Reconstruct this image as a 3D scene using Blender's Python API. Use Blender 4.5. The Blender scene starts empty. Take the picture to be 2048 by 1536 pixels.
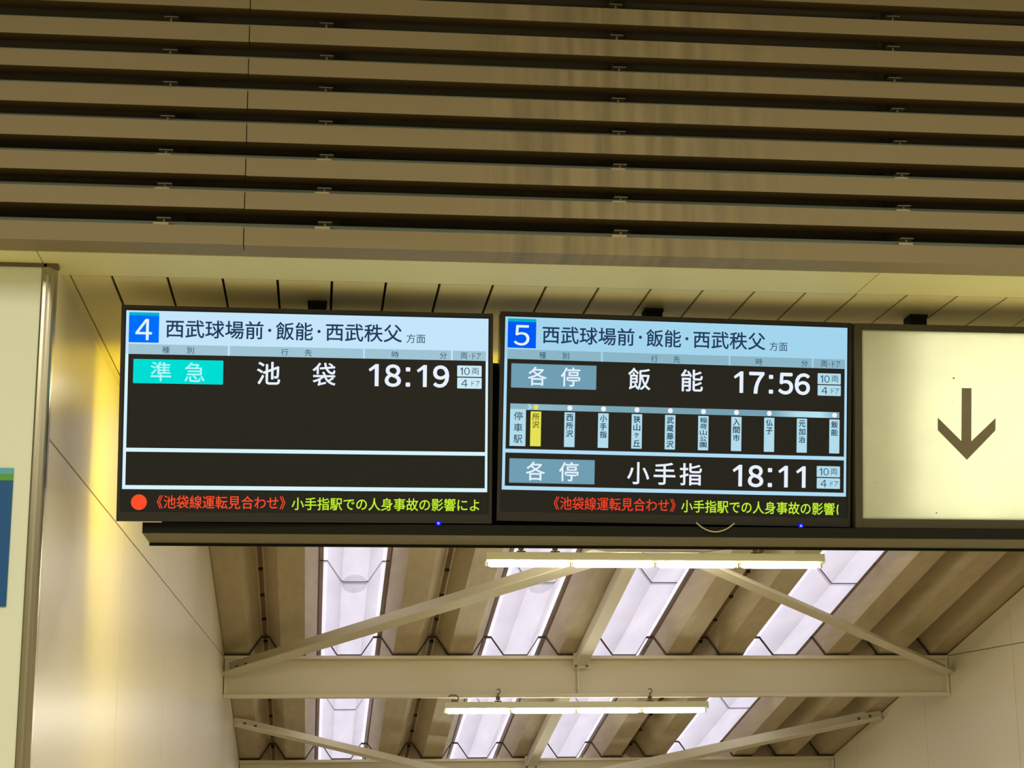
import bpy, bmesh, math, random
from mathutils import Vector, Matrix
random.seed(4)
SC = bpy.context.scene
COL = SC.collection
R = math.radians

def lin(c):
    return tuple(((v/255)/12.92 if v/255 <= .04045 else ((v/255+.055)/1.055)**2.4) for v in c)

# ------------------------------------------------------------------ camera
cam_d = bpy.data.cameras.new('camera'); cam = bpy.data.objects.new('camera', cam_d); COL.objects.link(cam)
rt = Vector((0.993544, -0.113194, -0.007641)); dn = Vector((0.017452, 0.219037, -0.975561)); fw = Vector((0.112101, 0.969129, 0.219598))
cam.matrix_world = Matrix(((rt.x, -dn.x, -fw.x, 0), (rt.y, -dn.y, -fw.y, 0), (rt.z, -dn.z, -fw.z, 1.6), (0, 0, 0, 1)))
cam_d.sensor_width = 36; cam_d.lens = 36*3398.1/2048; cam_d.clip_end = 200
SC.camera = cam
SC.view_settings.view_transform = 'Standard'; SC.view_settings.look = 'None'
SC.view_settings.gamma = 1; SC.view_settings.use_curve_mapping = False
SC.view_settings.exposure = 0.0
# ------------------------------------------------------------------ sky: even overcast evening sky
w = bpy.data.worlds.new('sky'); SC.world = w; w.use_nodes = True
bg = w.node_tree.nodes['Background']; bg.inputs[0].default_value = (.97, .955, .985, 1); bg.inputs[1].default_value = 1.8

def area(name, loc, size, power, col, rot=(0, 0, 0)):
    l = bpy.data.lights.new(name, 'AREA'); l.shape = 'RECTANGLE'; l.size, l.size_y = size; l.energy = power; l.color = col
    o = bpy.data.objects.new(name, l); COL.objects.link(o); o.location = loc; o.rotation_euler = rot; return o
# rows of ceiling lamps over the concourse (behind the camera and above it)
WARM = (1.0, .935, .74)
area('concourse_lamp', (-1.6, 1.2, 4.35), (.3, 3.0), 100, WARM)
area('concourse_lamp', (1.6, 1.2, 4.35), (.3, 3.0), 68, WARM)
area('concourse_lamp', (4.8, 1.2, 4.35), (.3, 3.0), 112, WARM)
area('concourse_lamp', (0.5, -2.6, 4.35), (4.0, .3), 95, WARM)
# added unseen fill lights behind the signs, brightening the slatted ceiling by bounce
area('passage_fill', (.6, 6.75, 3.095), (2.0, .15), 16, WARM)
area('passage_fill', (3.4, 6.75, 3.095), (2.0, .15), 10, WARM)
# ------------------------------------------------------------------ materials
def mat(name, rgb, rough=.6, spec=.3, metal=0, noise=0, scale=(8, 8, 8), bump=0, srgb=True, dark=.8):
    m = bpy.data.materials.new(name); m.use_nodes = True; nt = m.node_tree; b = nt.nodes['Principled BSDF']
    c = lin(rgb) if srgb else rgb
    b.inputs['Base Color'].default_value = (*c, 1); b.inputs['Roughness'].default_value = rough
    b.inputs['Specular IOR Level'].default_value = spec; b.inputs['Metallic'].default_value = metal
    tc = nt.nodes.new('ShaderNodeTexCoord'); mp = nt.nodes.new('ShaderNodeMapping'); mp.inputs['Scale'].default_value = scale
    nt.links.new(tc.outputs['Object'], mp.inputs[0])
    nz = nt.nodes.new('ShaderNodeTexNoise'); nz.inputs['Scale'].default_value = 1; nz.inputs['Detail'].default_value = 5
    nt.links.new(mp.outputs[0], nz.inputs['Vector'])
    if noise:
        mx = nt.nodes.new('ShaderNodeMix'); mx.data_type = 'RGBA'
        mx.inputs[6].default_value = (*[v*(1-noise) for v in c], 1); mx.inputs[7].default_value = (*[min(1, v*(1+noise)) for v in c], 1)
        nt.links.new(nz.outputs[0], mx.inputs[0]); nt.links.new(mx.outputs[2], b.inputs['Base Color'])
    if bump:
        bp = nt.nodes.new('ShaderNodeBump'); bp.inputs['Strength'].default_value = bump; bp.inputs['Distance'].default_value = .002
        nt.links.new(nz.outputs[0], bp.inputs['Height']); nt.links.new(bp.outputs[0], b.inputs['Normal'])
    return m

def em(name, rgb, strength=1.0):
    m = bpy.data.materials.new(name); m.use_nodes = True; nt = m.node_tree; nt.nodes.clear()
    e = nt.nodes.new('ShaderNodeEmission'); e.inputs[0].default_value = (*lin(rgb), 1); e.inputs[1].default_value = strength
    o = nt.nodes.new('ShaderNodeOutputMaterial'); nt.links.new(e.outputs[0], o.inputs[0]); return m

M = {}
# brown louvre paint with vertical run-off streaks over one stretch of the wall
m = mat('brown_louvre_paint', (143, 129, 100), .6, .25, noise=.05, scale=(3, 3, 30)); M['slat'] = m
nt = m.node_tree; b = nt.nodes['Principled BSDF']; src = b.inputs['Base Color'].links[0].from_socket
geo = nt.nodes.new('ShaderNodeNewGeometry'); mp = nt.nodes.new('ShaderNodeMapping'); mp.inputs['Scale'].default_value = (14, .5, 1.2)
nt.links.new(geo.outputs['Position'], mp.inputs[0])
nz = nt.nodes.new('ShaderNodeTexNoise'); nz.inputs['Scale'].default_value = 1.6; nz.inputs['Detail'].default_value = 4; nt.links.new(mp.outputs[0], nz.inputs['Vector'])
rp = nt.nodes.new('ShaderNodeValToRGB'); rp.color_ramp.elements[0].position = .36; rp.color_ramp.elements[1].position = .62
rp.color_ramp.elements[0].color = (.78, .80, .80, 1); rp.color_ramp.elements[1].color = (1.16, 1.16, 1.14, 1)
nt.links.new(nz.outputs[0], rp.inputs[0])
sx = nt.nodes.new('ShaderNodeSeparateXYZ'); nt.links.new(geo.outputs['Position'], sx.inputs[0])
a1 = nt.nodes.new('ShaderNodeMapRange'); a1.inputs[1].default_value = .42; a1.inputs[2].default_value = .56; nt.links.new(sx.outputs[0], a1.inputs[0])
a2 = nt.nodes.new('ShaderNodeMapRange'); a2.inputs[1].default_value = 1.5; a2.inputs[2].default_value = 1.15; nt.links.new(sx.outputs[0], a2.inputs[0])
mu = nt.nodes.new('ShaderNodeMath'); mu.operation = 'MULTIPLY'; nt.links.new(a1.outputs[0], mu.inputs[0]); nt.links.new(a2.outputs[0], mu.inputs[1])
mx = nt.nodes.new('ShaderNodeMix'); mx.data_type = 'RGBA'; mx.blend_type = 'MULTIPLY'
nt.links.new(mu.outputs[0], mx.inputs[0]); nt.links.new(src, mx.inputs[6]); nt.links.new(rp.outputs[0], mx.inputs[7]); nt.links.new(mx.outputs[2], b.inputs['Base Color'])

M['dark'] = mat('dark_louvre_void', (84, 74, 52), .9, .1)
M['return'] = mat('slat_underside_shade', (88, 71, 40), .8, .15)  # slat brown darkened to paint the shade inside the louvre gaps
M['rail'] = mat('grey_green_steel_rail', (120, 132, 116), .7, .2, noise=.15, scale=(6, 6, 6))
M['screw'] = mat('dull_zinc_screw', (122, 118, 98), .6, .3)
M['clip'] = mat('pale_plastic_clip', (190, 176, 138), .7, .2)
M['soffit'] = mat('cream_soffit_paint', (234, 227, 172), .55, .3, noise=.04, scale=(3, 3, 3))
M['cslat'] = mat('cream_ceiling_slat_paint', (226, 216, 164), .6, .25, noise=.04, scale=(3, 6, 3))
M['gap'] = mat('dark_joint', (40, 36, 26), .9, .1)
M['wall'] = mat('cream_enamel_wall_panel', (234, 226, 200), .28, .5, noise=.03, scale=(1.2, 1.2, 1.2))
M['joint'] = mat('wall_joint_sealant', (112, 98, 72), .8, .1)
M['white'] = mat('white_enamel_panel', (240, 246, 228), .5, .35, noise=.02, scale=(2, 2, 2))
M['steel'] = mat('brushed_stainless_steel', (176, 170, 150), .28, .5, metal=.9, noise=.06, scale=(40, 40, 1))
M['beam'] = mat('beige_beam_paint', (222, 214, 190), .5, .3, noise=.06, scale=(1.5, 1.5, 3))
M['roof'] = mat('weathered_beige_roof_steel', (190, 174, 142), .55, .3, noise=.22, scale=(16, .35, 16))
M['seam'] = mat('brown_seam_sealant', (128, 104, 78), .8, .1, noise=.2, scale=(20, 2, 20))
M['bolt'] = mat('rusty_bolt', (50, 38, 26), .8, .2)
M['strap'] = mat('brown_strap_steel', (82, 66, 50), .7, .2)
M['black'] = mat('black_satin_housing', (42, 40, 36), .42, .4, noise=.05, scale=(5, 5, 5))
M['blackcloth'] = mat('matt_black_frame', (33, 34, 28), .8, .15)
M['tray'] = mat('dark_olive_steel_tray', (118, 113, 90), .6, .3, noise=.05, scale=(4, 4, 4))
M['lampbody'] = mat('cream_lamp_housing', (214, 212, 176), .4, .4)
M['bracket'] = mat('grey_brown_bracket', (112, 100, 76), .6, .3)
M['cable'] = mat('beige_cable', (190, 184, 140), .5, .3)
M['floor'] = mat('pale_stone_floor', (216, 208, 178), .5, .4, noise=.08, scale=(2, 2, 2))
M['plaster'] = mat('pale_plaster', (190, 184, 160), .8, .2)
M['blue'] = mat('blue_sign_print', (32, 92, 158), .45, .3)
M['green'] = mat('green_sign_print', (98, 172, 66), .45, .3)
M['sky_blue'] = mat('light_blue_sign_print', (104, 182, 206), .45, .3)
M['tube'] = em('fluorescent_tube_light', (255, 249, 222), 72)
M['innertube'] = em('sign_box_tube_light', (255, 252, 226), 7.4)
M['boxwhite'] = mat('white_box_lining', (240, 238, 224), .9, .1)
M['yellow'] = em('yellow_backlit_sign', (255, 226, 36), 15)

def translucent(name, col, tw=.8, colr=None, rough=.4):
    m = bpy.data.materials.new(name); m.use_nodes = True; nt = m.node_tree; nt.nodes.clear()
    t = nt.nodes.new('ShaderNodeBsdfTranslucent'); t.inputs[0].default_value = (*col, 1)
    d = nt.nodes.new('ShaderNodeBsdfDiffuse'); d.inputs[0].default_value = (*(colr or col), 1)
    mxs = nt.nodes.new('ShaderNodeMixShader'); mxs.inputs[0].default_value = tw
    nt.links.new(d.outputs[0], mxs.inputs[1]); nt.links.new(t.outputs[0], mxs.inputs[2])
    o = nt.nodes.new('ShaderNodeOutputMaterial'); nt.links.new(mxs.outputs[0], o.inputs[0])
    tc = nt.nodes.new('ShaderNodeTexCoord'); mp = nt.nodes.new('ShaderNodeMapping'); mp.inputs['Scale'].default_value = (9, .5, 9)
    nz = nt.nodes.new('ShaderNodeTexNoise'); nz.inputs['Scale'].default_value = 1; nz.inputs['Detail'].default_value = 4
    nt.links.new(tc.outputs['Object'], mp.inputs[0]); nt.links.new(mp.outputs[0], nz.inputs['Vector'])
    mx = nt.nodes.new('ShaderNodeMix'); mx.data_type = 'RGBA'
    mx.inputs[6].default_value = (col[0]*.90, col[1]*.90, col[2]*.93, 1); mx.inputs[7].default_value = (*[min(1, v*1.06) for v in col], 1)
    nt.links.new(nz.outputs[0], mx.inputs[0]); nt.links.new(mx.outputs[2], t.inputs[0])
    return m
M['frp'] = translucent('translucent_skylight_sheet', (.86, .84, .88), .88)
M['frp_patch'] = translucent('translucent_round_patch', (.96, .98, .98), .9)
M['acrylic'] = translucent('opal_acrylic_face', (.79, .80, .71), .7, (.7, .7, .6))
M['print'] = translucent('brown_arrow_film', (.17, .13, .09), .6, (.2, .17, .12))

# screen colours
S = {}
for k, c in dict(header4=(196, 229, 250), header5=(163, 214, 238), line4=(216, 244, 253), line5=(176, 221, 244), bar4=(160, 196, 212), bar5=(140, 182, 198),
                 navy=(34, 58, 92), numblue4=(0, 110, 250), numblue5=(0, 88, 245), strip4=(0, 178, 215), strip5=(0, 176, 198), white=(232, 242, 255), teal=(0, 222, 212), tealtext=(178, 246, 246),
                 grey=(112, 158, 178), greylite=(140, 180, 198), tag4=(206, 236, 248), tag5=(178, 220, 236), yellow=(228, 226, 84), ink=(40, 66, 88), olive=(104, 104, 34),
                 red=(255, 78, 42), red5=(244, 66, 38), lime=(196, 240, 50), dot=(238, 244, 250), black=(24, 22, 19), led=(30, 30, 255), ledcore=(170, 190, 255), num=(226, 246, 252)).items():
    S[k] = em('screen_'+k, c)
# the lit LCD background: a dark glossy panel that leaks a little light
m = bpy.data.materials.new('screen_dark_glass'); m.use_nodes = True; b = m.node_tree.nodes['Principled BSDF']
b.inputs['Base Color'].default_value = (*lin((5, 5, 5)), 1); b.inputs['Roughness'].default_value = .45
b.inputs['Emission Color'].default_value = (*lin((25, 25, 21)), 1); b.inputs['Specular IOR Level'].default_value = .3; b.inputs['Emission Strength'].default_value = .6
S['glass'] = m
# route bar with the running highlight near its end
m = em('screen_route_bar', (118, 160, 176)); nt = m.node_tree; e = [n for n in nt.nodes if n.type == 'EMISSION'][0]
tc = nt.nodes.new('ShaderNodeTexCoord'); sx = nt.nodes.new('ShaderNodeSeparateXYZ'); nt.links.new(tc.outputs['Object'], sx.inputs[0])
mr = nt.nodes.new('ShaderNodeMapRange'); mr.inputs[1].default_value = -.575; mr.inputs[2].default_value = .575; nt.links.new(sx.outputs[0], mr.inputs[0])
rp = nt.nodes.new('ShaderNodeValToRGB'); cr = rp.color_ramp
cr.elements[0].position = 0; cr.elements[0].color = (*lin((150, 192, 205)), 1); cr.elements[1].position = 1; cr.elements[1].color = (*lin((120, 165, 185)), 1)
for p_, c_ in ((.3, (122, 165, 180)), (.78, (118, 160, 178)), (.85, (176, 220, 236)), (.92, (185, 228, 242)), (.97, (125, 168, 188))):
    el = cr.elements.new(p_); el.color = (*lin(c_), 1)
nt.links.new(mr.outputs[0], rp.inputs[0]); nt.links.new(rp.outputs[0], e.inputs[0]); S['route'] = m

# ------------------------------------------------------------------ helpers
def link(o, parent=None):
    COL.objects.link(o)
    if parent: o.parent = parent
    return o

def mesh(name, verts, faces, material, parent=None, smooth=False):
    me = bpy.data.meshes.new(name); me.from_pydata([tuple(v) for v in verts], [], faces); me.update()
    bm = bmesh.new(); bm.from_mesh(me); bmesh.ops.recalc_face_normals(bm, faces=bm.faces); bm.to_mesh(me); bm.free()
    me.materials.append(material)
    if smooth:
        for p in me.polygons: p.use_smooth = True
    return link(bpy.data.objects.new(name, me), parent)

class MB:
    def __init__(s): s.v = []; s.f = []
    def add(s, vs, fs):
        n = len(s.v); s.v += [tuple(v) for v in vs]; s.f += [tuple(i+n for i in f) for f in fs]; return s
    def box(s, x0, x1, y0, y1, z0, z1):
        return s.add([(x, y, z) for x in (x0, x1) for y in (y0, y1) for z in (z0, z1)],
                     [(0, 1, 3, 2), (4, 6, 7, 5), (0, 4, 5, 1), (2, 3, 7, 6), (0, 2, 6, 4), (1, 5, 7, 3)])
    def extrude_x(s, prof, x0, x1):          # closed profile of (y, z)
        n = len(prof); vs = [(x0, y, z) for y, z in prof]+[(x1, y, z) for y, z in prof]
        fs = [tuple(range(n)), tuple(range(2*n-1, n-1, -1))]+[(i, (i+1) % n, (i+1) % n+n, i+n) for i in range(n)]
        return s.add(vs, fs)
    def prism(s, pts, d):                    # polygon pts (3D) extruded by vector d
        n = len(pts); d = Vector(d); vs = [Vector(p) for p in pts]+[Vector(p)+d for p in pts]
        return s.add(vs, [tuple(range(n)), tuple(range(2*n-1, n-1, -1))]+[(i, (i+1) % n, (i+1) % n+n, i+n) for i in range(n)])
    def cyl(s, a, b_, r, n=12, r2=None):
        a = Vector(a); b_ = Vector(b_); d = (b_-a).normalized(); u = d.orthogonal().normalized(); v = d.cross(u); r2 = r if r2 is None else r2
        vs = [a+(u*math.cos(2*math.pi*i/n)+v*math.sin(2*math.pi*i/n))*r for i in range(n)]+[b_+(u*math.cos(2*math.pi*i/n)+v*math.sin(2*math.pi*i/n))*r2 for i in range(n)]
        return s.add(vs, [tuple(range(n)), tuple(range(2*n-1, n-1, -1))]+[(i, (i+1) % n, (i+1) % n+n, i+n) for i in range(n)])
    def tube(s, pts, r, n=8):
        for i in range(len(pts)-1): s.cyl(pts[i], pts[i+1], r, n)
        return s
    def build(s, name, material, parent=None, bevel=0, smooth=False):
        o = mesh(name, s.v, s.f, material, parent, smooth)
        if bevel:
            md = o.modifiers.new('bevel', 'BEVEL'); md.width = bevel; md.segments = 2; md.limit_method = 'ANGLE'
        return o

def empty(name, loc, rot3=None):
    o = bpy.data.objects.new(name, None); COL.objects.link(o); o.empty_display_size = .1
    if rot3 is not None:
        mm = Matrix.Translation(loc) @ rot3.to_4x4(); o.matrix_world = mm
    else: o.location = loc
    return o
def tag(o, label, cat, group=None):
    o['label'] = label; o['category'] = cat
    if group: o['group'] = group
    return o
def struct(o): o['kind'] = 'structure'; return o

# ------------------------------------------------------------------ roof plane (slopes down away from the concourse)
SL = .2389968; Z0 = 6.307116; TH = math.atan(SL); CO, SI = math.cos(TH), math.sin(TH)
def rz(y): return Z0-SL*y
XL, XR, ZC = -.809, 5.87, 3.106

# floor: concourse slab, then the stair flight going down under the roof
struct(MB().extrude_x([(-5, -.2), (-5, 0), (6.5, 0), (21, -7), (30, -7), (30, -7.3), (20.9, -7.3), (6.4, -.2)], -5, 8).build('floor', M['floor']))
struct(MB().box(-5, 8, -5, 4.86, 4.5, 4.6).build('ceiling', M['plaster']))
struct(MB().box(-5, 8, -5.1, -5, 0, 4.6).build('wall_back', M['plaster']))
struct(MB().box(-5.1, -5, -5, 5.1, 0, 4.6).build('wall_side_left', M['plaster']))
struct(MB().box(8, 8.1, -5, 5.1, 0, 4.6).build('wall_side_right', M['plaster']))

# ------------------------------------------------------------------ louvred wall above the opening
wf = empty('wall_front', (0, 4.86, ZC)); struct(wf)
def lw(mb, name, material, bevel=0):
    o = mb.build(name, material, None, bevel); o.parent = wf; o.matrix_parent_inverse = Matrix.Translation((0, -4.86, -ZC)); return o
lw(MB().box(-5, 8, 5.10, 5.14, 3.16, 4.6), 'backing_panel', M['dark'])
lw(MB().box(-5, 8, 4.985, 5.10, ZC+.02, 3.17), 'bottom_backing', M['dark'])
bots = [3.108, 3.2205, 3.3240, 3.4305, 3.5360, 3.6480, 3.7520, 3.8600, 3.9625, 4.0700, 4.177, 4.284, 4.391]
tops = [3.1645, 3.2750, 3.3805, 3.4900, 3.5960, 3.7005, 3.8065, 3.9120, 4.0190, 4.125, 4.232, 4.339, 4.446]
xs = [-4.9, -2.6, -.2325, 3.45, 7.9]
for i, (zb, zt) in enumerate(zip(bots, tops)):
    for j in range(len(xs)-1):
        dz = random.uniform(-.0012, .0012); dy = random.uniform(-.0012, .0012); x0, x1 = xs[j]+.0014, xs[j+1]-.0014
        yf = 4.86+dy; d = .112 if i == 0 else .058; t = .003
        if i == 0:
            prof = [(yf, zb+dz), (yf+d, zb+dz), (yf+d, zb+dz+t), (yf+t, zb+dz+t), (yf+t, zt+dz), (yf, zt+dz)]
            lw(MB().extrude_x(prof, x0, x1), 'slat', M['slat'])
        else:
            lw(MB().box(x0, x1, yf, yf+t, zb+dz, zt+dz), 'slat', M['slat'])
            lw(MB().box(x0, x1, yf+t, yf+d, zb+dz+.0006, zb+dz+t), 'slat_underside', M['return'])  # underside of the slat, in the painted shade colour
    for xj in xs[1:-1]: lw(MB().box(xj-.012, xj+.012, 4.8655, 4.868, zb+.004, zt-.003), 'joint_strip', M['gap'])
    # grey mounting rail behind each slat: it shows just above the lower slats
    lw(MB().box(-4.9, 7.9, 4.924, 4.930, zt-.012, zt+.0305), 'rail', M['rail'])
# vertical carriers behind the slats
for x in (-1.4, -.467+.03, .035, .94, 1.835, 2.75, 3.65, 4.6, 5.6, 6.6):
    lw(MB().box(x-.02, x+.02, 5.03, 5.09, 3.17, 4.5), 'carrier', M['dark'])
for x in (-.467, .003, .908, 1.803, 2.7):
    for i in range(len(tops)-1):
        z0 = tops[i]; xx = x+random.uniform(-.004, .004); h = (bots[i+1]-tops[i])*.52
        sc = MB().cyl((xx, 4.895, z0-.012), (xx, 4.895, z0+h), .0035, 8).box(xx-.021, xx+.021, 4.885, 4.907, z0+h-.001, z0+h+.0016).cyl((xx, 4.895, z0+h*.35), (xx, 4.895, z0+h*.6), .006, 6)
        lw(sc, 'screw_bracket', M['screw'])
        if i < 3:
            c = MB().box(xx-.03, xx+.015, 4.878, 4.90, z0-.004, z0+.0095+.003*(i == 0)).cyl((xx-.024, 4.889, z0+.009), (xx+.012, 4.889, z0+.009), .006, 8)
            lw(c, 'clip', M['clip'])

# cream soffit strip under the louvres
sf = empty('trim_1', (0, 4.985, ZC)); struct(sf)
def child(mb, name, material, parent, bevel=0, smooth=False):
    o = mb.build(name, material, None, bevel, smooth); o.parent = parent; o.matrix_parent_inverse = parent.matrix_world.inverted(); return o
bpy.context.view_layer.update()
sxs = [-3.4, -.845, 1.743, 4.33, 7.9]
for a, b_ in zip(sxs, sxs[1:]):
    child(MB().extrude_x([(4.974, ZC), (5.216, ZC), (5.216, ZC+.02), (4.974, ZC+.02)], a+.0015, b_-.0015), 'panel', M['soffit'], sf)
child(MB().box(-3.4, 7.9, 4.98, 5.21, ZC+.006, ZC+.03), 'backing_panel', M['joint'], sf)

# slatted ceiling over the signs
cl = empty('ceiling', (0, 6.2, ZC)); struct(cl); bpy.context.view_layer.update()
child(MB().box(-.783, XR, 5.222, 7.3, ZC+.012, ZC+.05), 'backing_panel', M['gap'], cl)
child(MB().box(XL, -.785, 5.218, 7.3, ZC+.004, ZC+.03), 'edge_trim', M['cslat'], cl)
x = -.783; nx = -.655
while x < XR-.01:
    child(MB().box(x+.0042, min(nx, XR)-.0042, 5.2185, 7.3, ZC, ZC+.011), 'ceiling_slat', M['cslat'], cl)
    x = nx; nx += .1715
struct(MB().box(XL-.1, XR+.1, 30, 30.1, -7.3, -.5).build('far_sky_block', M['plaster']))  # added, unseen: closes the far end against sky light
# header wall between the slatted ceiling and the roof
struct(MB().box(XL-.05, XR+.05, 7.3, 7.38, ZC, rz(7.3)+.35).build('trim_2', M['plaster']))

# ------------------------------------------------------------------ side walls of the stairwell (enamel panels)
def side_wall(name, x, sgn, ys, rows, yend):
    w_ = empty(name, (x, ys[0], 0)); struct(w_); bpy.context.view_layer.update()
    g = .0035
    for r0, r1 in zip(rows, rows[1:]):
        for a, b_ in zip(ys, ys[1:]):
            za, zb = min(r1, rz(a)-.012), min(r1, rz(b_)-.012)
            if za <= r0+.02: continue
            pts = [(a+g, r0+g), (b_-g, r0+g), (b_-g, zb-g), (a+g, za-g)]
            if r0 < r1 and rz(b_)-.012 < r0+g:
                yc = (Z0-r0-.02)/SL; pts = [(a+g, r0+g), (yc, r0+g), (a+g, za-g)]
            elif rz(a)-.012 > r1 > rz(b_)-.012:
                yk = (Z0-.012-r1)/SL; pts = [(a+g, r0+g), (b_-g, r0+g), (b_-g, zb-g), (yk, r1-g), (a+g, r1-g)]
            child(MB().prism([(x, p[0], p[1]) for p in pts], (sgn*.02, 0, 0)), 'wall_panel', M['wall'], w_)
    child(MB().prism([(x+sgn*.006, ys[0], -9.2), (x+sgn*.006, yend, -9.2), (x+sgn*.006, yend, rz(yend)+.1), (x+sgn*.006, ys[0], rz(ys[0])+.1)], (sgn*.1, 0, 0)), 'backing_panel', M['joint'], w_)
    return w_
ysL = [5.135, 7.235, 9.40, 11.56, 13.72, 15.88, 18.04, 20.2, 22.4, 24.6, 30.0]
side_wall('wall_left', XL, -1, ysL, [-9, -3.5, -1.0, .7, 2.573, 4.2, 5.3], 30)
ysR = [5.16, 7.32, 9.5, 11.66, 13.82+.16, 16.17, 18.35, 20.5, 22.7, 24.9, 30.0]
side_wall('wall_right', XR, 1, ysR, [-9, -3.5, -1.0, .7, 2.579, 4.3, 5.3], 30)

# white end wall at far left with a rounded stainless corner guard
we = struct(MB().box(-4.9, -.848, 5.100, 5.13, 0, ZC-.001).build('wall_end', M['white']))
prof = []
r_ = .026; cx, cy = XL-.006-r_+.006, 5.098+r_
pts = [(-.846, 5.14), (-.846, 5.096), (-.842, 5.094)]
for k in range(7):
    a = R(-90+90*k/6); pts.append((XL+.002-r_+r_*math.cos(a), 5.094+r_+r_*math.sin(a)))
pts += [(XL+.002, 5.15), (XL-.004, 5.15), (XL-.004, 5.14)]
o = struct(MB().prism([(p[0], p[1], 0) for p in pts], (0, 0, ZC-.002)).build('trim_3', M['steel']))
struct(MB().box(-4.9, -.80, 5.094, 5.13, ZC-.012, ZC-.0005).build('trim_4', M['bracket']))
# blue sign on it
bs = tag(empty('wall_sign', (-1.4, 5.1, 2.45)), 'blue sign board with green and light-blue top stripes on the white end wall', 'sign'); bpy.context.view_layer.update()
XS = -.897
child(MB().box(-1.95, XS, 5.094, 5.0995, 2.065, 2.435), 'blue_field', M['blue'], bs)
child(MB().box(-1.95, XS, 5.0940, 5.0995, 2.4355, 2.4535), 'green_stripe', M['green'], bs)
child(MB().box(-1.95, XS, 5.0940, 5.0995, 2.4540, 2.473), 'light_blue_stripe', M['sky_blue'], bs)

# ------------------------------------------------------------------ corrugated roof
P = .502; XK = .05-2*P     # first peak
PF, SD, TR_, HH = .066, .1125, .211, .172
def peak(k): return XK+P*k
KS = {3: 1, 6: 1, 8: 1, 11: 1}     # pitches glazed with translucent sheet (index of left peak): counted from XK
WHITE = {2+0+0, 5, 7, 10}
def profile(xa, left_full, right_full):
    xb = xa+P; pl = PF/2 if left_full else -.0; pr = PF/2 if right_full else -.0
    t0 = xa+PF/2+SD; t1 = xb-PF/2-SD
    return [(xa-pl, HH), (xa+PF/2, HH), (t0, 0), (t1, 0), (xb-PF/2, HH), (xb+pr, HH)]
def P3(x, s_y, h):        # point on the roof: x across, s_y horizontal distance at trough plane, h normal height
    return (x, s_y+h*SI, rz(s_y)+h*CO)
def sheet(prof, y0, y1, thick=.002, dh=0):
    mb = MB(); n = len(prof)
    vs = []
    for t in (dh, dh+thick):
        for y in (y0, y1):
            vs += [P3(px, y, h+t) for px, h in prof]
    fs = []
    for i in range(n-1):
        fs.append((i, i+1, n+i+1, n+i)); fs.append((2*n+i, 3*n+i, 3*n+i+1, 2*n+i+1))
        fs.append((i, 2*n+i, 2*n+i+1, i+1)); fs.append((n+i, n+i+1, 3*n+i+1, 3*n+i))
    fs.append((0, n, 3*n, 2*n)); fs.append((n-1, 3*n-1, 4*n-1, 2*n-1))
    return mb.add(vs, fs)
roof = empty('roof', (XL, 7.3, rz(7.3))); struct(roof); bpy.context.view_layer.update()
Y0, Y1 = 7.3, 30
# outer skin that keeps daylight out of the closed pitches
nK = 0
k = 0
while peak(k) < XR+.1:
    xa = peak(k)
    wl = (k in WHITE)
    if wl:
        for ya, yb in ((Y0, 9.9), (9.9, 13.62), (13.62, 17.32), (17.32, 21.0), (21.0, Y1)):
            child(sheet(profile(xa, True, True), ya, yb+.05, .002, 0.0 if ya != 13.62 else .0), 'skylight_sheet', M['frp'], roof)
        for yj in (9.9, 13.62, 17.32, 21.0):
            child(sheet(profile(xa, True, True), yj-.012, yj+.004, .002, -.004), 'lap_joint', M['strap'], roof)
        for sx_ in (-1, 1):
            xe = xa-PF/2-.004 if sx_ < 0 else xa+P+PF/2+.004
            mb = MB(); y0_, y1_ = Y0, Y1
            vs = [P3(xe-.007, y0_, HH-.012), P3(xe+.007, y0_, HH-.012), P3(xe+.007, y0_, HH+.004), P3(xe-.007, y0_, HH+.004)]
            vs += [P3(xe-.007, y1_, HH-.012), P3(xe+.007, y1_, HH-.012), P3(xe+.007, y1_, HH+.004), P3(xe-.007, y1_, HH+.004)]
            mb.add(vs, [(0, 1, 2, 3), (4, 7, 6, 5), (0, 4, 5, 1), (1, 5, 6, 2), (2, 6, 7, 3), (3, 7, 4, 0)])
            child(mb, 'seam_strip', M['seam'], roof)
    else:
        child(sheet(profile(xa, (k-1) not in WHITE, False) if (k-1) in WHITE or k == 0 else profile(xa, False, False), Y0, Y1), 'roof_sheet', M['roof'], roof)
        # flat cap over the closed pitch
        if (k-1) not in WHITE and k > 0:
            child(MB().add([P3(xa-.018, Y0, HH-.006), P3(xa+.018, Y0, HH-.006), P3(xa, Y0, HH+.03), P3(xa-.018, Y1, HH-.006), P3(xa+.018, Y1, HH-.006), P3(xa, Y1, HH+.03)],
                           [(0, 1, 2), (3, 5, 4), (0, 3, 4, 1), (1, 4, 5, 2), (2, 5, 3, 0)]), 'seam_strip', M['seam'], roof)
            yb = 8.2
            while yb < 22:
                p0 = Vector(P3(xa, yb, HH-.024)); p1 = Vector(P3(xa, yb, HH-.004))
                child(MB().cyl(p0, p1, .019, 8), 'bolt', M['bolt'], roof); yb += .62
    k += 1
nK = k
# tight-frame straps on the beams follow the profile
BY = [11.80, 15.565, 19.30, 23.05]
for by in BY[:3]:
    for k in range(nK):
        prof = profile(peak(k), False, False)
        child(sheet(prof, by-.05, by-.02, .012, -.016), 'tight_frame', M['strap'], roof)
# round stuck-on patches in two skylights
for k, yy, rr in ((2, 13.67, .098), (5, 13.67, .098)):
    xc = peak(k)+P/2; n = 28
    vs = [P3(xc+rr*math.cos(2*math.pi*i/n), yy+.21*math.sin(2*math.pi*i/n), -.005) for i in range(n)]
    child(MB().prism(vs, (0, 0, -.002)), 'patch', M['frp_patch'], roof)

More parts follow.
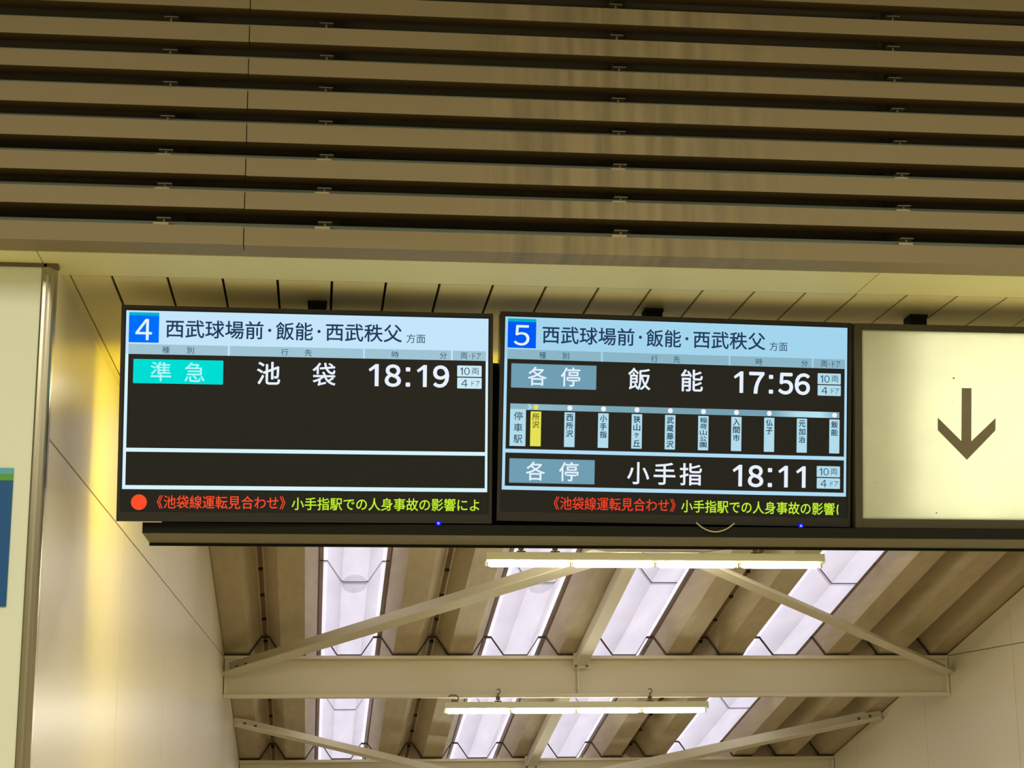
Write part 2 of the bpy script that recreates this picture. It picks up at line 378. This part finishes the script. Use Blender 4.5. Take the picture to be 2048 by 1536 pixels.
# ------------------------------------------------------------------ steelwork
def h_beam(y, label):
    t = rz(y)+.0; z1 = t-.006; z0 = z1-.372
    o = empty('roof_beam', ((XL+XR)/2, y, z0)); tag(o, label, 'beam', None); bpy.context.view_layer.update()
    child(MB().box(XL+.002, XR-.002, y-.1, y+.1, z1-.030, z1), 'flange', M['beam'], o, .002)
    child(MB().box(XL+.002, XR-.002, y-.1, y+.1, z0, z0+.034), 'flange', M['beam'], o, .002)
    child(MB().box(XL+.002, XR-.002, y-.006, y+.006, z0+.03, z1-.028), 'web', M['beam'], o)
    child(MB().box((XL+XR)/2-.16, (XL+XR)/2-.15, y-.095, y-.006, z0+.034, z1-.03), 'stiffener', M['beam'], o)
    for xx in (XL+.02, XR-.02):
        child(MB().box(xx-.012, xx+.012, y-.098, y+.098, z0+.036, z1-.032), 'end_plate', M['beam'], o)
    return o
h_beam(BY[0], 'beige steel roof beam mostly hidden behind the displays, above the nearer hanging lamp')
h_beam(BY[1], 'wide beige steel roof beam crossing the opening between the two hanging lamps')
h_beam(BY[2], 'beige steel roof beam along the bottom edge of the picture, below the farther lamp')

def angle_bar(name, a, b_, label, wd=.095, flip=1):
    a = Vector(a); b_ = Vector(b_); d = (b_-a).normalized(); up = Vector((0, SI, CO)); side = d.cross(up).normalized(); up = side.cross(d).normalized()
    if side.y > 0: side = -side       # side points to the viewer
    o = empty(name, a); tag(o, label, 'brace'); bpy.context.view_layer.update()
    t = .009
    def bar(u0, u1, s0, s1):
        vs = []
        for p in (a, b_):
            for (u, s) in ((u0, s0), (u1, s0), (u1, s1), (u0, s1)): vs.append(p+up*u+side*s)
        return MB().add(vs, [(0, 1, 2, 3), (4, 7, 6, 5), (0, 4, 5, 1), (1, 5, 6, 2), (2, 6, 7, 3), (3, 7, 4, 0)])
    child(bar(-wd*.5, wd*.5, -t, 0), 'upright_leg', M['beam'], o)
    child(bar(-wd*.5, -wd*.5+t, -0.0, wd), 'flat_leg', M['beam'], o)
    for p, dd in ((a, d), (b_, -d)):
        for q in (.12, .24):
            c = p+dd*q+side*0
            child(MB().cyl(c, c+side*.014, .014, 6), 'bolt', M['bracket'], o)
    return o
XM = 2.40
angle_bar('brace', (XL+.05, 15.42, 2.455), (XM-.1, 11.95, 3.15), 'beige diagonal brace rising from the left wall to the nearer lamp', .135)
angle_bar('brace', (XR-.05, 15.42, 2.445), (XM+.1, 11.95, 3.12), 'beige diagonal brace running from the nearer lamp down to the right wall', .095)
angle_bar('brace', (XL+.004, 17.60, 2.065), (XM-.1, 19.10, 1.34), 'beige diagonal brace from the left wall below the wide beam', .10)
angle_bar('brace', (XR-.01, 17.45, 2.105), (XM+.1, 19.10, 1.385), 'beige diagonal brace from the right wall below the wide beam', .125)

def strut(y0, y1, label, dx0=0, dx1=0):
    def zz(y): return 2.46-SL*(y-15.565)
    o = empty('strut', (XM, y1, zz(y1))); tag(o, label, 'strut'); bpy.context.view_layer.update()
    wd, h = .105, .10
    def pr(x0, x1, h0, h1):
        vs = []
        for y in (y0, y1):
            for (x_, h_) in ((x0, h0), (x1, h0), (x1, h1), (x0, h1)): vs.append((XM+x_, y, zz(y)+h_))
        return MB().add(vs, [(0, 1, 2, 3), (4, 7, 6, 5), (0, 4, 5, 1), (1, 5, 6, 2), (2, 6, 7, 3), (3, 7, 4, 0)])
    child(pr(-wd/2, wd/2, 0, .008), 'flange', M['beam'], o)
    child(pr(-wd/2, wd/2, h-.008, h), 'flange', M['beam'], o)
    child(pr(-.004, .004, .008, h-.008), 'web', M['beam'], o)
    child(pr(-wd/2, -wd/2+.006, .008, h-.008), 'side_plate', M['beam'], o)
    child(MB().box(XM-.07, XM+.07, y1-.012, y1, zz(y1)-.02, zz(y1)+h+.02), 'end_plate', M['beam'], o)
    for q in (-.05, .05):
        child(MB().cyl((XM+q, y1-.03, zz(y1)+.0), (XM+q, y1-.012, zz(y1)+.0), .014, 6), 'bolt', M['bracket'], o)
    return o
strut(11.92, 15.46, 'square beige strut at the middle, from the nearer lamp to the wide beam')
strut(15.68, 19.19, 'square beige strut at the middle, crossing behind the farther lamp')
# gusset where braces meet on the hidden beam
g = tag(MB().prism([(1.88, 11.86, 3.105), (2.92, 11.86, 3.105), (2.75, 11.86, 3.078), (2.05, 11.86, 3.078)], (0, -.12, 0)).build('gusset_plate', M['beam'], None, .002),
        'beige steel gusset plate just above the nearer lamp, under the display tray', 'plate')

# ------------------------------------------------------------------ hanging fluorescent lamps
def lamp(name, xc, y, zt, L, label):
    o = empty(name, (xc, y, zt)); tag(o, label, 'lamp', 'hanging fluorescent lamps over the stairs'); bpy.context.view_layer.update()
    x0, x1 = xc-L/2, xc+L/2; hb = .066
    prof = [(y-.028, zt), (y+.028, zt), (y+.036, zt-hb*.8), (y+.02, zt-hb), (y-.02, zt-hb), (y-.036, zt-hb*.8)]
    child(MB().extrude_x(prof, x0, x1), 'housing', M['lampbody'], o, .002)
    n = 4; seg = (L-.02)/n; zt2 = zt-hb-.020
    for i in range(n):
        a = x0-.005+i*seg+.020; b_ = a+seg-.038
        mb = MB().cyl((a+.02, y, zt2), (b_-.02, y, zt2), .0165, 14).cyl((a, y, zt2), (a+.02, y, zt2), .008, 14, .0165).cyl((b_-.02, y, zt2), (b_, y, zt2), .0165, 14, .008)
        child(mb, 'tube', M['tube'], o, 0, True)
    for i in range(n+1):
        xs_ = x0-.005+i*seg
        child(MB().box(xs_-.008, xs_+.008, y-.014, y+.014, zt2-.014, zt-hb+.002), 'socket', M['lampbody'], o, .003)
    return o
def hook(o, x, y, z0, z1, style):
    if style == 'hook':
        pts = [(x-.03, y, z0)]+[(x-.03+.0, y, z0+.02), (x+.02, y, z1-.05), (x+.03, y, z1-.02), (x+.01, y, z1), (x-.04, y, z1+.005), (x-.06, y, z1-.012)]
        mb = MB().tube(pts, .0055, 6)
    else:
        mb = MB().cyl((x, y, z0), (x, y, z1+.02), .006, 6).cyl((x, y, z0+.016), (x, y, z0+.05), .019, 8).box(x-.03, x+.03, y-.02, y+.02, z0-.002, z0+.010).tube([(x, y, z1+.0), (x+.02, y, z1+.03), (x+.012, y, z1+.055), (x-.012, y, z1+.05)], .005, 6)
    mb.box(x-.025, x+.025, y-.02, y+.02, z0-.003, z0+.006)
    child(mb, 'hanger', M['bracket'], o)
l1 = lamp('hanging_lamp', 2.385, 11.80, 3.064, 2.43, 'nearer, larger four-tube fluorescent lamp hanging just under the display tray')
l2 = lamp('hanging_lamp', 2.355, 15.42, 2.166, 2.40, 'farther, smaller four-tube fluorescent lamp hanging below the wide roof beam')
for x_, st in ((1.25, 'hook'), (1.635, 'stud'), (3.02, 'stud')): hook(l2, x_, 15.42, 2.166, 2.225, st)
for x_, st in ((1.42, 'stud'), (1.66, 'stud'), (3.1, 'stud')): hook(l1, x_, 11.80, 3.064, 3.10, st)

l0 = lamp('hanging_lamp', 2.40, 8.05, 3.96, 2.43, 'added unseen four-tube fluorescent lamp above the displays, lighting the stairs')  # this lamp and the next are added out of view to brighten the stairwell
l3 = lamp('hanging_lamp', 2.36, 19.15, 1.20, 2.40, 'added unseen four-tube fluorescent lamp beyond the farther lamp, lighting the stairs')
for l_, y_, z_, zz_ in ((l0, 8.05, 3.96, 4.1), (l3, 19.15, 1.20, 1.3)):
    for x_ in (1.6, 3.1): hook(l_, x_, y_, z_, zz_, 'stud')

# ------------------------------------------------------------------ frame that carries the signs
fr = tag(empty('sign_frame', (1.2, 5.5, 2.3)), 'long black steel tray and frame carrying both displays and the arrow sign', 'frame'); bpy.context.view_layer.update()
child(MB().box(-.547, 3.35, 5.398, 5.406, 2.324, 2.357), 'front_plate', M['blackcloth'], fr)
child(MB().box(-.547, 3.35, 5.406, 5.652, 2.324, 2.328), 'bottom_plate', M['tray'], fr)
child(MB().box(-.547, 3.35, 5.640, 5.652, 2.315, 2.3238), 'rear_lip', M['blackcloth'], fr)
child(MB().box(-.547, -.543, 5.406, 5.652, 2.328, 2.357), 'end_plate', M['blackcloth'], fr)
child(MB().box(-.50, 3.35, 5.53, 5.62, 2.33, 2.925), 'rear_cabinet', M['blackcloth'], fr, .004)
for xh in (-.3, .25, .9, 1.45, 2.1, 2.7):
    child(MB().box(xh-.03, xh+.03, 5.409 if xh < .6 else 5.444 if xh < 1.7 else 5.464, 5.53, 2.70, 2.76), 'mount_arm', M['blackcloth'], fr)
for xh in (-.014, 1.116, 2.04):
    child(MB().box(xh-.029, xh+.029, 5.452, 5.529, 2.86, ZC-.0005), 'hanger_post', M['blackcloth'], fr, .004)
    child(MB().box(xh-.032, xh+.032, 5.448, 5.514, ZC-.012, ZC-.0003), 'hanger_collar', M['blackcloth'], fr, .002)
# yellow backlit sign on the rear of the frame, facing down the stairs
ys_ = tag(empty('rear_sign', (.1, 6.0, ZC)), 'yellow backlit sign hung behind the left display, facing down the stairs', 'sign'); bpy.context.view_layer.update()
child(MB().box(-.55, .55, 5.96, 6.06, 2.50, 2.88), 'sign_box', M['black'], ys_)
child(MB().box(-.54, .54, 6.06, 6.064, 2.51, 2.87), 'yellow_face', M['yellow'], ys_)
for xh in (-.3, .3): child(MB().cyl((xh, 6.01, 2.88), (xh, 6.01, ZC-.0005), .012, 10), 'hanger_post', M['black'], ys_)

# ------------------------------------------------------------------ screen graphics
LAYER = .0005
FW = {ord(a): b for a, b in zip('0123456789', '０１２３４５６７８９')}
def text_mesh(body):
    if body == '1':
        me = bpy.data.meshes.new('t'); me.from_pydata([(0, .76, 0), (.30, 1, 0), (.44, 1, 0), (.44, 0, 0), (.27, 0, 0), (.27, .80, 0), (.06, .655, 0)], [], [(0, 6, 5, 1), (1, 5, 4, 3, 2)]); return me
    c = bpy.data.curves.new('t', 'FONT'); c.body = body.translate(FW); c.size = 1; c.resolution_u = 4
    o = bpy.data.objects.new('t', c); COL.objects.link(o)
    dg = bpy.context.evaluated_depsgraph_get(); me = bpy.data.meshes.new_from_object(o.evaluated_get(dg), depsgraph=dg)
    bpy.data.objects.remove(o); bpy.data.curves.remove(c); return me
TC = {}
def text(name, body, box, material, parent, layer=3, bold=0.0):
    """flat print: body fitted to box = x0, x1, ytop, ybottom in mm of the screen"""
    x0, x1, yt, yb = [v/1000 for v in box]
    if body not in TC:
        m0 = text_mesh(body); TC[body] = ([(v.co.x, v.co.y) for v in m0.vertices], [tuple(p.vertices) for p in m0.polygons]); bpy.data.meshes.remove(m0)
    co, fs = TC[body]
    ax, bx = min(c[0] for c in co), max(c[0] for c in co); ay, by = min(c[1] for c in co), max(c[1] for c in co)
    d = bold*(yt-yb) if bold else 0        # heavier strokes: the outline is repeated around a small circle
    x0 += d; x1 -= d; yt -= d; yb += d
    base = [(x0+(x_-ax)/(bx-ax)*(x1-x0), yb+(z_-ay)/(by-ay)*(yt-yb)) for x_, z_ in co]
    vs, ff = [], []
    offs = [(0, 0)]+([(d*math.cos(R(q)), d*math.sin(R(q))) for q in range(0, 360, 45)] if d else [])
    for q, (ox, oz) in enumerate(offs):
        n = len(vs); vs += [(x_+ox, -LAYER*layer-q*1e-6, z_+oz) for x_, z_ in base]; ff += [tuple(i+n for i in f) for f in fs]
    me = bpy.data.meshes.new(name); me.from_pydata(vs, [], ff); me.update()
    me.materials.clear(); me.materials.append(material)
    me.name = name; return link(bpy.data.objects.new(name, me), parent)
def rect(name, box, material, parent, layer=1, rr=0):
    x0, x1, z1, z0 = [v/1000 for v in box]; y = -LAYER*layer
    if rr:
        r = rr/1000; vs = []
        for cx_, cz_, a0 in ((x1-r, z1-r, 0), (x0+r, z1-r, 90), (x0+r, z0+r, 180), (x1-r, z0+r, 270)):
            for k_ in range(4): a = R(a0+30*k_); vs.append((cx_+r*math.cos(a), y, cz_+r*math.sin(a)))
        return mesh(name, vs, [tuple(range(len(vs)))], material, parent)
    return mesh(name, [(x0, y, z0), (x1, y, z0), (x1, y, z1), (x0, y, z1)], [(0, 1, 2, 3)], material, parent)
def disc(name, cx_, cz_, r, material, parent, layer=2, n=24):
    return mesh(name, [((cx_+r*math.cos(2*math.pi*i/n))/1000, -LAYER*layer, (cz_+r*math.sin(2*math.pi*i/n))/1000) for i in range(n)], [tuple(range(n))], material, parent)
def poly(name, pts, material, parent, layer=2):
    return mesh(name, [(x_/1000, -LAYER*layer, z_/1000) for x_, z_ in pts], [tuple(range(len(pts)))], material, parent)
def car_badge(p, y, tagm):
    b1 = rect('car_count_badge', (474.3, 553.8, y, y-36), tagm, p, 1, 2); b2 = rect('door_count_badge', (474.8, 554.2, y-39.5, y-74.3), tagm, p, 1, 2)
    text('badge_text', '1', (484, 492.5, y-6.8, y-30.7), S['ink'], b1, 3); text('badge_text', '0', (497, 515, y-6.8, y-30.7), S['ink'], b1, 3); text('badge_text', '両', (521.5, 545, y-7.5, y-29), S['ink'], b1, 3)
    text('badge_text', '4', (488, 508, y-45.5, y-69.5), S['ink'], b2, 3); text('badge_text', 'ドア', (520.5, 548, y-48.5, y-67.5), S['ink'], b2, 3)
def clock(p, y, s):
    xs_ = {0: (188.5, 221), 1: (240.5, 293), 2: (343.2, 376), 3: (396, 448.5)}
    for i, ch in enumerate(s):
        a, b_ = xs_[i]
        if ch == '1': a, b_ = ((188.8, 221) if i == 0 else (343.5, 376) if i == 2 else (404, 436.4))
        if i == 2 and ch != '1': a, b_ = 340, 391
        text('time_digit', ch, (a, b_, y, y-72.5 if ch != '1' else y-71), S['white'], p, 2, .0 if ch == '1' else .03)
    for dz in (-8.5, -57.5):
        rect('time_colon', (308, 322.5, y+dz, y+dz-13.5), S['white'], p, 2, 3)

def display(num, loc, rows3, label):
    r = Matrix((rows3[0:3], rows3[3:6], rows3[6:9]))
    o = empty('departure_display', loc, r); tag(o, label, 'display', 'departure displays'); s5 = num == '5'
    hb = MB().box(-.588, .588, .012, .075, -.380, .2965); hb.build('housing', M['black'], o, .006)
    bz = MB(); xo, xi = .590, .5795; zt, zb = .2975, -.3815; it, ib = .2855, -.352
    bz.box(-xo, -xi, -.004, .014, zb, zt).box(xi, xo, -.004, .014, zb, zt).box(-xi, xi, -.004, .014, it, zt).box(-xi, xi, -.004, .014, zb, ib)
    bz.build('bezel', M['black'], o)
    MB().box(-.5795, .5795, 0.0, .012, -.352, .2855).build('screen', S['glass'], o)
    hd, ln, br = S['header'+num], S['line'+num], S['bar'+num]; tg = S['tag'+num]
    rect('screen_header', (-575, 575, 281, 143.3), hd, o, 1)
    fl = MB()
    def fr_(x0, x1, z1, z0): fl.add([(x0/1000, -.0005, z0/1000), (x1/1000, -.0005, z0/1000), (x1/1000, -.0005, z1/1000), (x0/1000, -.0005, z1/1000)], [(0, 1, 2, 3)])
    fr_(-575, -565.5, 143.3, -281); fr_(567, 575, 143.3, -281); fr_(-565.5, 567, -268.6, -281); fr_(-565.5, 567, -148.8 if s5 else -151.8, -161 if s5 else -164)
    fl.build('screen_frame', ln, o)
    for a, b_ in ((-566, -257.6), (-251.3, 171), (176, 453.6), (459.6, 567.6)): rect('column_bar', (a, b_, 174.8, 143.3), br, o, 2)
    nb = rect('platform_number_box', (-566, -473, 275.5, 180), S['numblue'+num], o, 2); rect('number_strip', (-566, -473, 275.5, 265.2), S['strip'+num], nb, 3)
    text('platform_number', num, (-545.5, -494.5, 254.5, 187.5), S['num'], nb, 4, .008)
    text('header_text', '西武球場前', (-452, -147, 255.2, 197.2), S['navy'], o, 2, .012)
    disc('header_dot', -127.3, 227.3, 5.2, S['navy'], o, 2)
    text('header_text', '飯能', (-107.8, 9.5, 255.2, 197.2), S['navy'], o, 2, .012)
    disc('header_dot', 28.8, 227.3, 5.2, S['navy'], o, 2)
    text('header_text', '西武秩父', (50.6, 294.6, 254.8, 197.2), S['navy'], o, 2, .012)
    text('header_text', '方面', (308.8, 369.8, 226, 196.4), S['navy'], o, 2)
    for ch, a, b_ in (('種', -461.3, -439), ('別', -385.5, -363.2), ('行', -90.3, -68), ('先', -15.6, 7.3), ('時', 262.4, 284.8), ('分', 417.2, 440), ('両', 485.4, 506.5), ('ドア', 523, 551)):
        text('column_label', ch, (a, b_, 168.8, 147.4), S['ink'], o, 3)
    disc('column_dot', 514.5, 158, 1.6, S['ink'], o, 3, 10)
    if not s5:
        bd = rect('train_type_badge', (-549.5, -271, 127.5, 51.5), S['teal'], o, 1, 2)
        text('badge_text', '準', (-496.5, -432.4, 120, 58.5), S['tealtext'], bd, 3, .006); text('badge_text', '急', (-391, -328.5, 120, 58.3), S['tealtext'], bd, 3, .006)
        text('destination_text', '池', (-165.2, -91.8, 126.7, 54), S['white'], o, 2, .014); text('destination_text', '袋', (10, 83.8, 126.9, 53), S['white'], o, 2, .010)
        clock(o, 126.2, '1819'); car_badge(o, 127, tg)
        disc('alert_dot', -522.4, -321.7, 24.4, S['red'], o, 1)
        text('ticker_text', '《池袋線運転見合わせ》', (-467.2, -68.6, -299.3, -341), S['red'], o, 1, .006)
        text('ticker_text', '小手指駅での人身事故の影響によ', (-48.9, 549.7, -302.2, -343), S['lime'], o, 1, .010)
        lx, lz = 417.5, -381.5
    else:
        for y, dest, tm in ((129, [('飯', -165.6, -91.1), ('能', 10.5, 84.8)], '1756'), (-179.4, [('小', -164, -90.3), ('手', -75.7, -3), ('指', 11, 85.6)], '1811')):
            bd = rect('train_type_badge', (-551.8, -271.5, y, y-78.8), S['grey'], o, 1, 2)
            text('badge_text', '各', (-497.4, -435, y-9, y-70.6), S['white'], bd, 3, .008); text('badge_text', '停', (-388.8, -324.8, y-8, y-70.6), S['white'], bd, 3, .008)
            for ch, a, b_ in dest: text('destination_text', ch, (a, b_, y-2.9, y-75.5), S['white'], o, 2, .012)
            clock(o, y-4.2, tm); car_badge(o, y-2.2, tg)
        rt_ = rect('route_bar', (-500.7, 550, -1.6, -21.4), S['route'], o, 1)
        st = rect('stop_label', (-552.7, -500.8, -19.2, -139.2), tg, o, 1); rect('stop_label_top', (-552.7, -500.8, -1.6, -19.2), S['greylite'], st, 1)
        poly('chevron', [(-497, -2.8), (-490, -2.8), (-481, -11.2), (-490, -19.8), (-497, -19.8), (-489, -11.2)], S['tag5'], rt_, 3)
        for ch, yt_ in (('停', -28.2), ('車', -66), ('駅', -103)): text('stop_text', ch, (-540.3, -511.3, yt_, yt_-26.8), S['ink'], st, 3, .006)
        names = ['所沢', '西所沢', '小手指', '狭山ヶ丘', '武蔵藤沢', '稲荷山公園', '入間市', '仏子', '元加治', '飯能']
        for i, nm in enumerate(names):
            xc = -468.2+i*111.3; ye = i == 0
            tgp = rect('station_tag', (xc-17.4, xc+17.4, -25.7, -138.6), S['yellow'] if ye else tg, o, 1, 1)
            if i != 8: disc('station_dot', xc-.3, -11.6, 8.3, S['yellow'] if ye else S['dot'], rt_, 3, 20)
            n = len(nm); pitch = 20.1 if n == 5 else 26.2; h = 17.5 if n == 5 else 22.8
            for j, ch in enumerate(nm):
                yt_ = -31.3-j*pitch; wd = 11.6; hh = h
                if ch == 'ヶ': wd = 8; yt_ -= 2; hh = h-5
                text('station_text', ch, (xc-wd, xc+wd, yt_, yt_-hh), S['olive'] if ye else S['ink'], tgp, 3, .02)
        text('ticker_text', '《池袋線運転見合わせ》', (-404, -.9, -299.8, -342.5), S['red5'], o, 1, .006)
        text('ticker_text', '小手指駅での人身事故の影響', (17.9, 536.8, -302, -343.5), S['lime'], o, 1, .010)
        poly('ticker_cut_letter', [(550.5, -308), (546.5, -308), (544, -316), (543.3, -325), (544, -334), (546, -341), (550.5, -341), (548.6, -334), (547.6, -325), (548.6, -316)], S['lime'], o, 1)
        lx, lz = 420, -380
        pts = [(x_/1000, -.046, (-404+29*abs((x_-121.7)/63.7)**2)/1000) for x_ in [58+127.4*i/14 for i in range(15)]]
        c = MB().tube(pts, .0022, 6).build('cable', M['cable'], o); c['label'] = 'thin beige cable loop sagging below the bezel'
    pl = MB().cyl((lx/1000, -.0045, lz/1000), (lx/1000, -.009, lz/1000), .0085, 14).build('power_light', S['led'], o); pl['label'] = 'glowing blue power light'
    MB().cyl((lx/1000, -.009, lz/1000), (lx/1000, -.0095, lz/1000), .0035, 10).build('light_core', S['ledcore'], pl)
    return o
display('4', (-.0353, 5.3299, 2.7365), [0.99947, -0.03258, -0.00199, 0.03197, 0.98938, -0.1418, 0.00659, 0.14167, 0.98989],
        'left departure display showing platform 4 with one 18:19 train in a teal badge')
display('5', (1.1664, 5.3647, 2.7465), [0.99987, -0.01212, 0.01024, 0.01362, 0.98682, -0.16125, -0.00815, 0.16137, 0.98686],
        'middle departure display showing platform 5 with a station route map and two trains')

# ------------------------------------------------------------------ backlit arrow sign
t_ = R(8.7); c_, s_ = math.cos(t_), math.sin(t_)
ar = empty('arrow_sign', (1.8, 5.36, 2.70), Matrix(((1, 0, 0), (0, c_, -s_), (0, s_, c_))))
tag(ar, 'backlit cream sign with a dark brown arrow pointing down, right of the displays', 'sign')
W2 = 1.20
fx0, fx1, fz0, fz1 = -.0115, W2-.0115, -.3135, .3125
fb = MB(); fb.box(-.037, fx0, -.004, .10, -.345, .335).box(fx1, W2+.02, -.004, .10, -.345, .335).box(fx0, fx1, -.004, .10, fz1, .335).box(fx0, fx1, -.004, .10, -.345, fz0)
fb.build('frame', mat('dark_brown_sign_frame', (74, 68, 52), .4, .4), ar, .002)
MB().box(fx0, fx1, .094, .10, fz0, fz1).build('back_plate', M['boxwhite'], ar)
MB().box(fx0+.0005, fx0+.004, .006, .094, fz0, fz1).box(fx1-.004, fx1-.0005, .006, .094, fz0, fz1).box(fx0+.004, fx1-.004, .006, .094, fz0+.0005, fz0+.004).box(fx0+.004, fx1-.004, .006, .094, fz1-.004, fz1-.0005).build('lining', M['boxwhite'], ar)
MB().box(fx0, fx1, .000, .003, fz0, fz1).build('face_panel', M['acrylic'], ar)
for z_ in (-.24, -.12, 0, .12, .24):
    MB().cyl((.16, .078, z_), (W2-.1, .078, z_), .010, 10).build('inner_tube', M['innertube'], ar)
AW = [(332.0, 125), (366.0, 125), (363.5, -52.8), (449.0, 26.5), (447.5, -15.5), (347.5, -115.1), (247.5, -17), (248.2, 24.5), (329, -52.2)]
mesh('arrow', [(x_/1000, -.0006, z_/1000) for x_, z_ in AW], [tuple(range(len(AW)))], M['print'], ar)
for (x_, z_, r__) in ((304.3, 157, 5), (240.7, -292.3, 3.5), (30.9, -193.6, 2), (298, 80, 2)):
    n = 9
    mesh('dirt_spot', [((x_+r__*random.uniform(.4, 1.1)*math.cos(2*math.pi*i/n))/1000, -.0006, (z_+r__*random.uniform(.4, 1.1)*math.sin(2*math.pi*i/n))/1000) for i in range(n)], [tuple(range(n))], M['print'], ar)
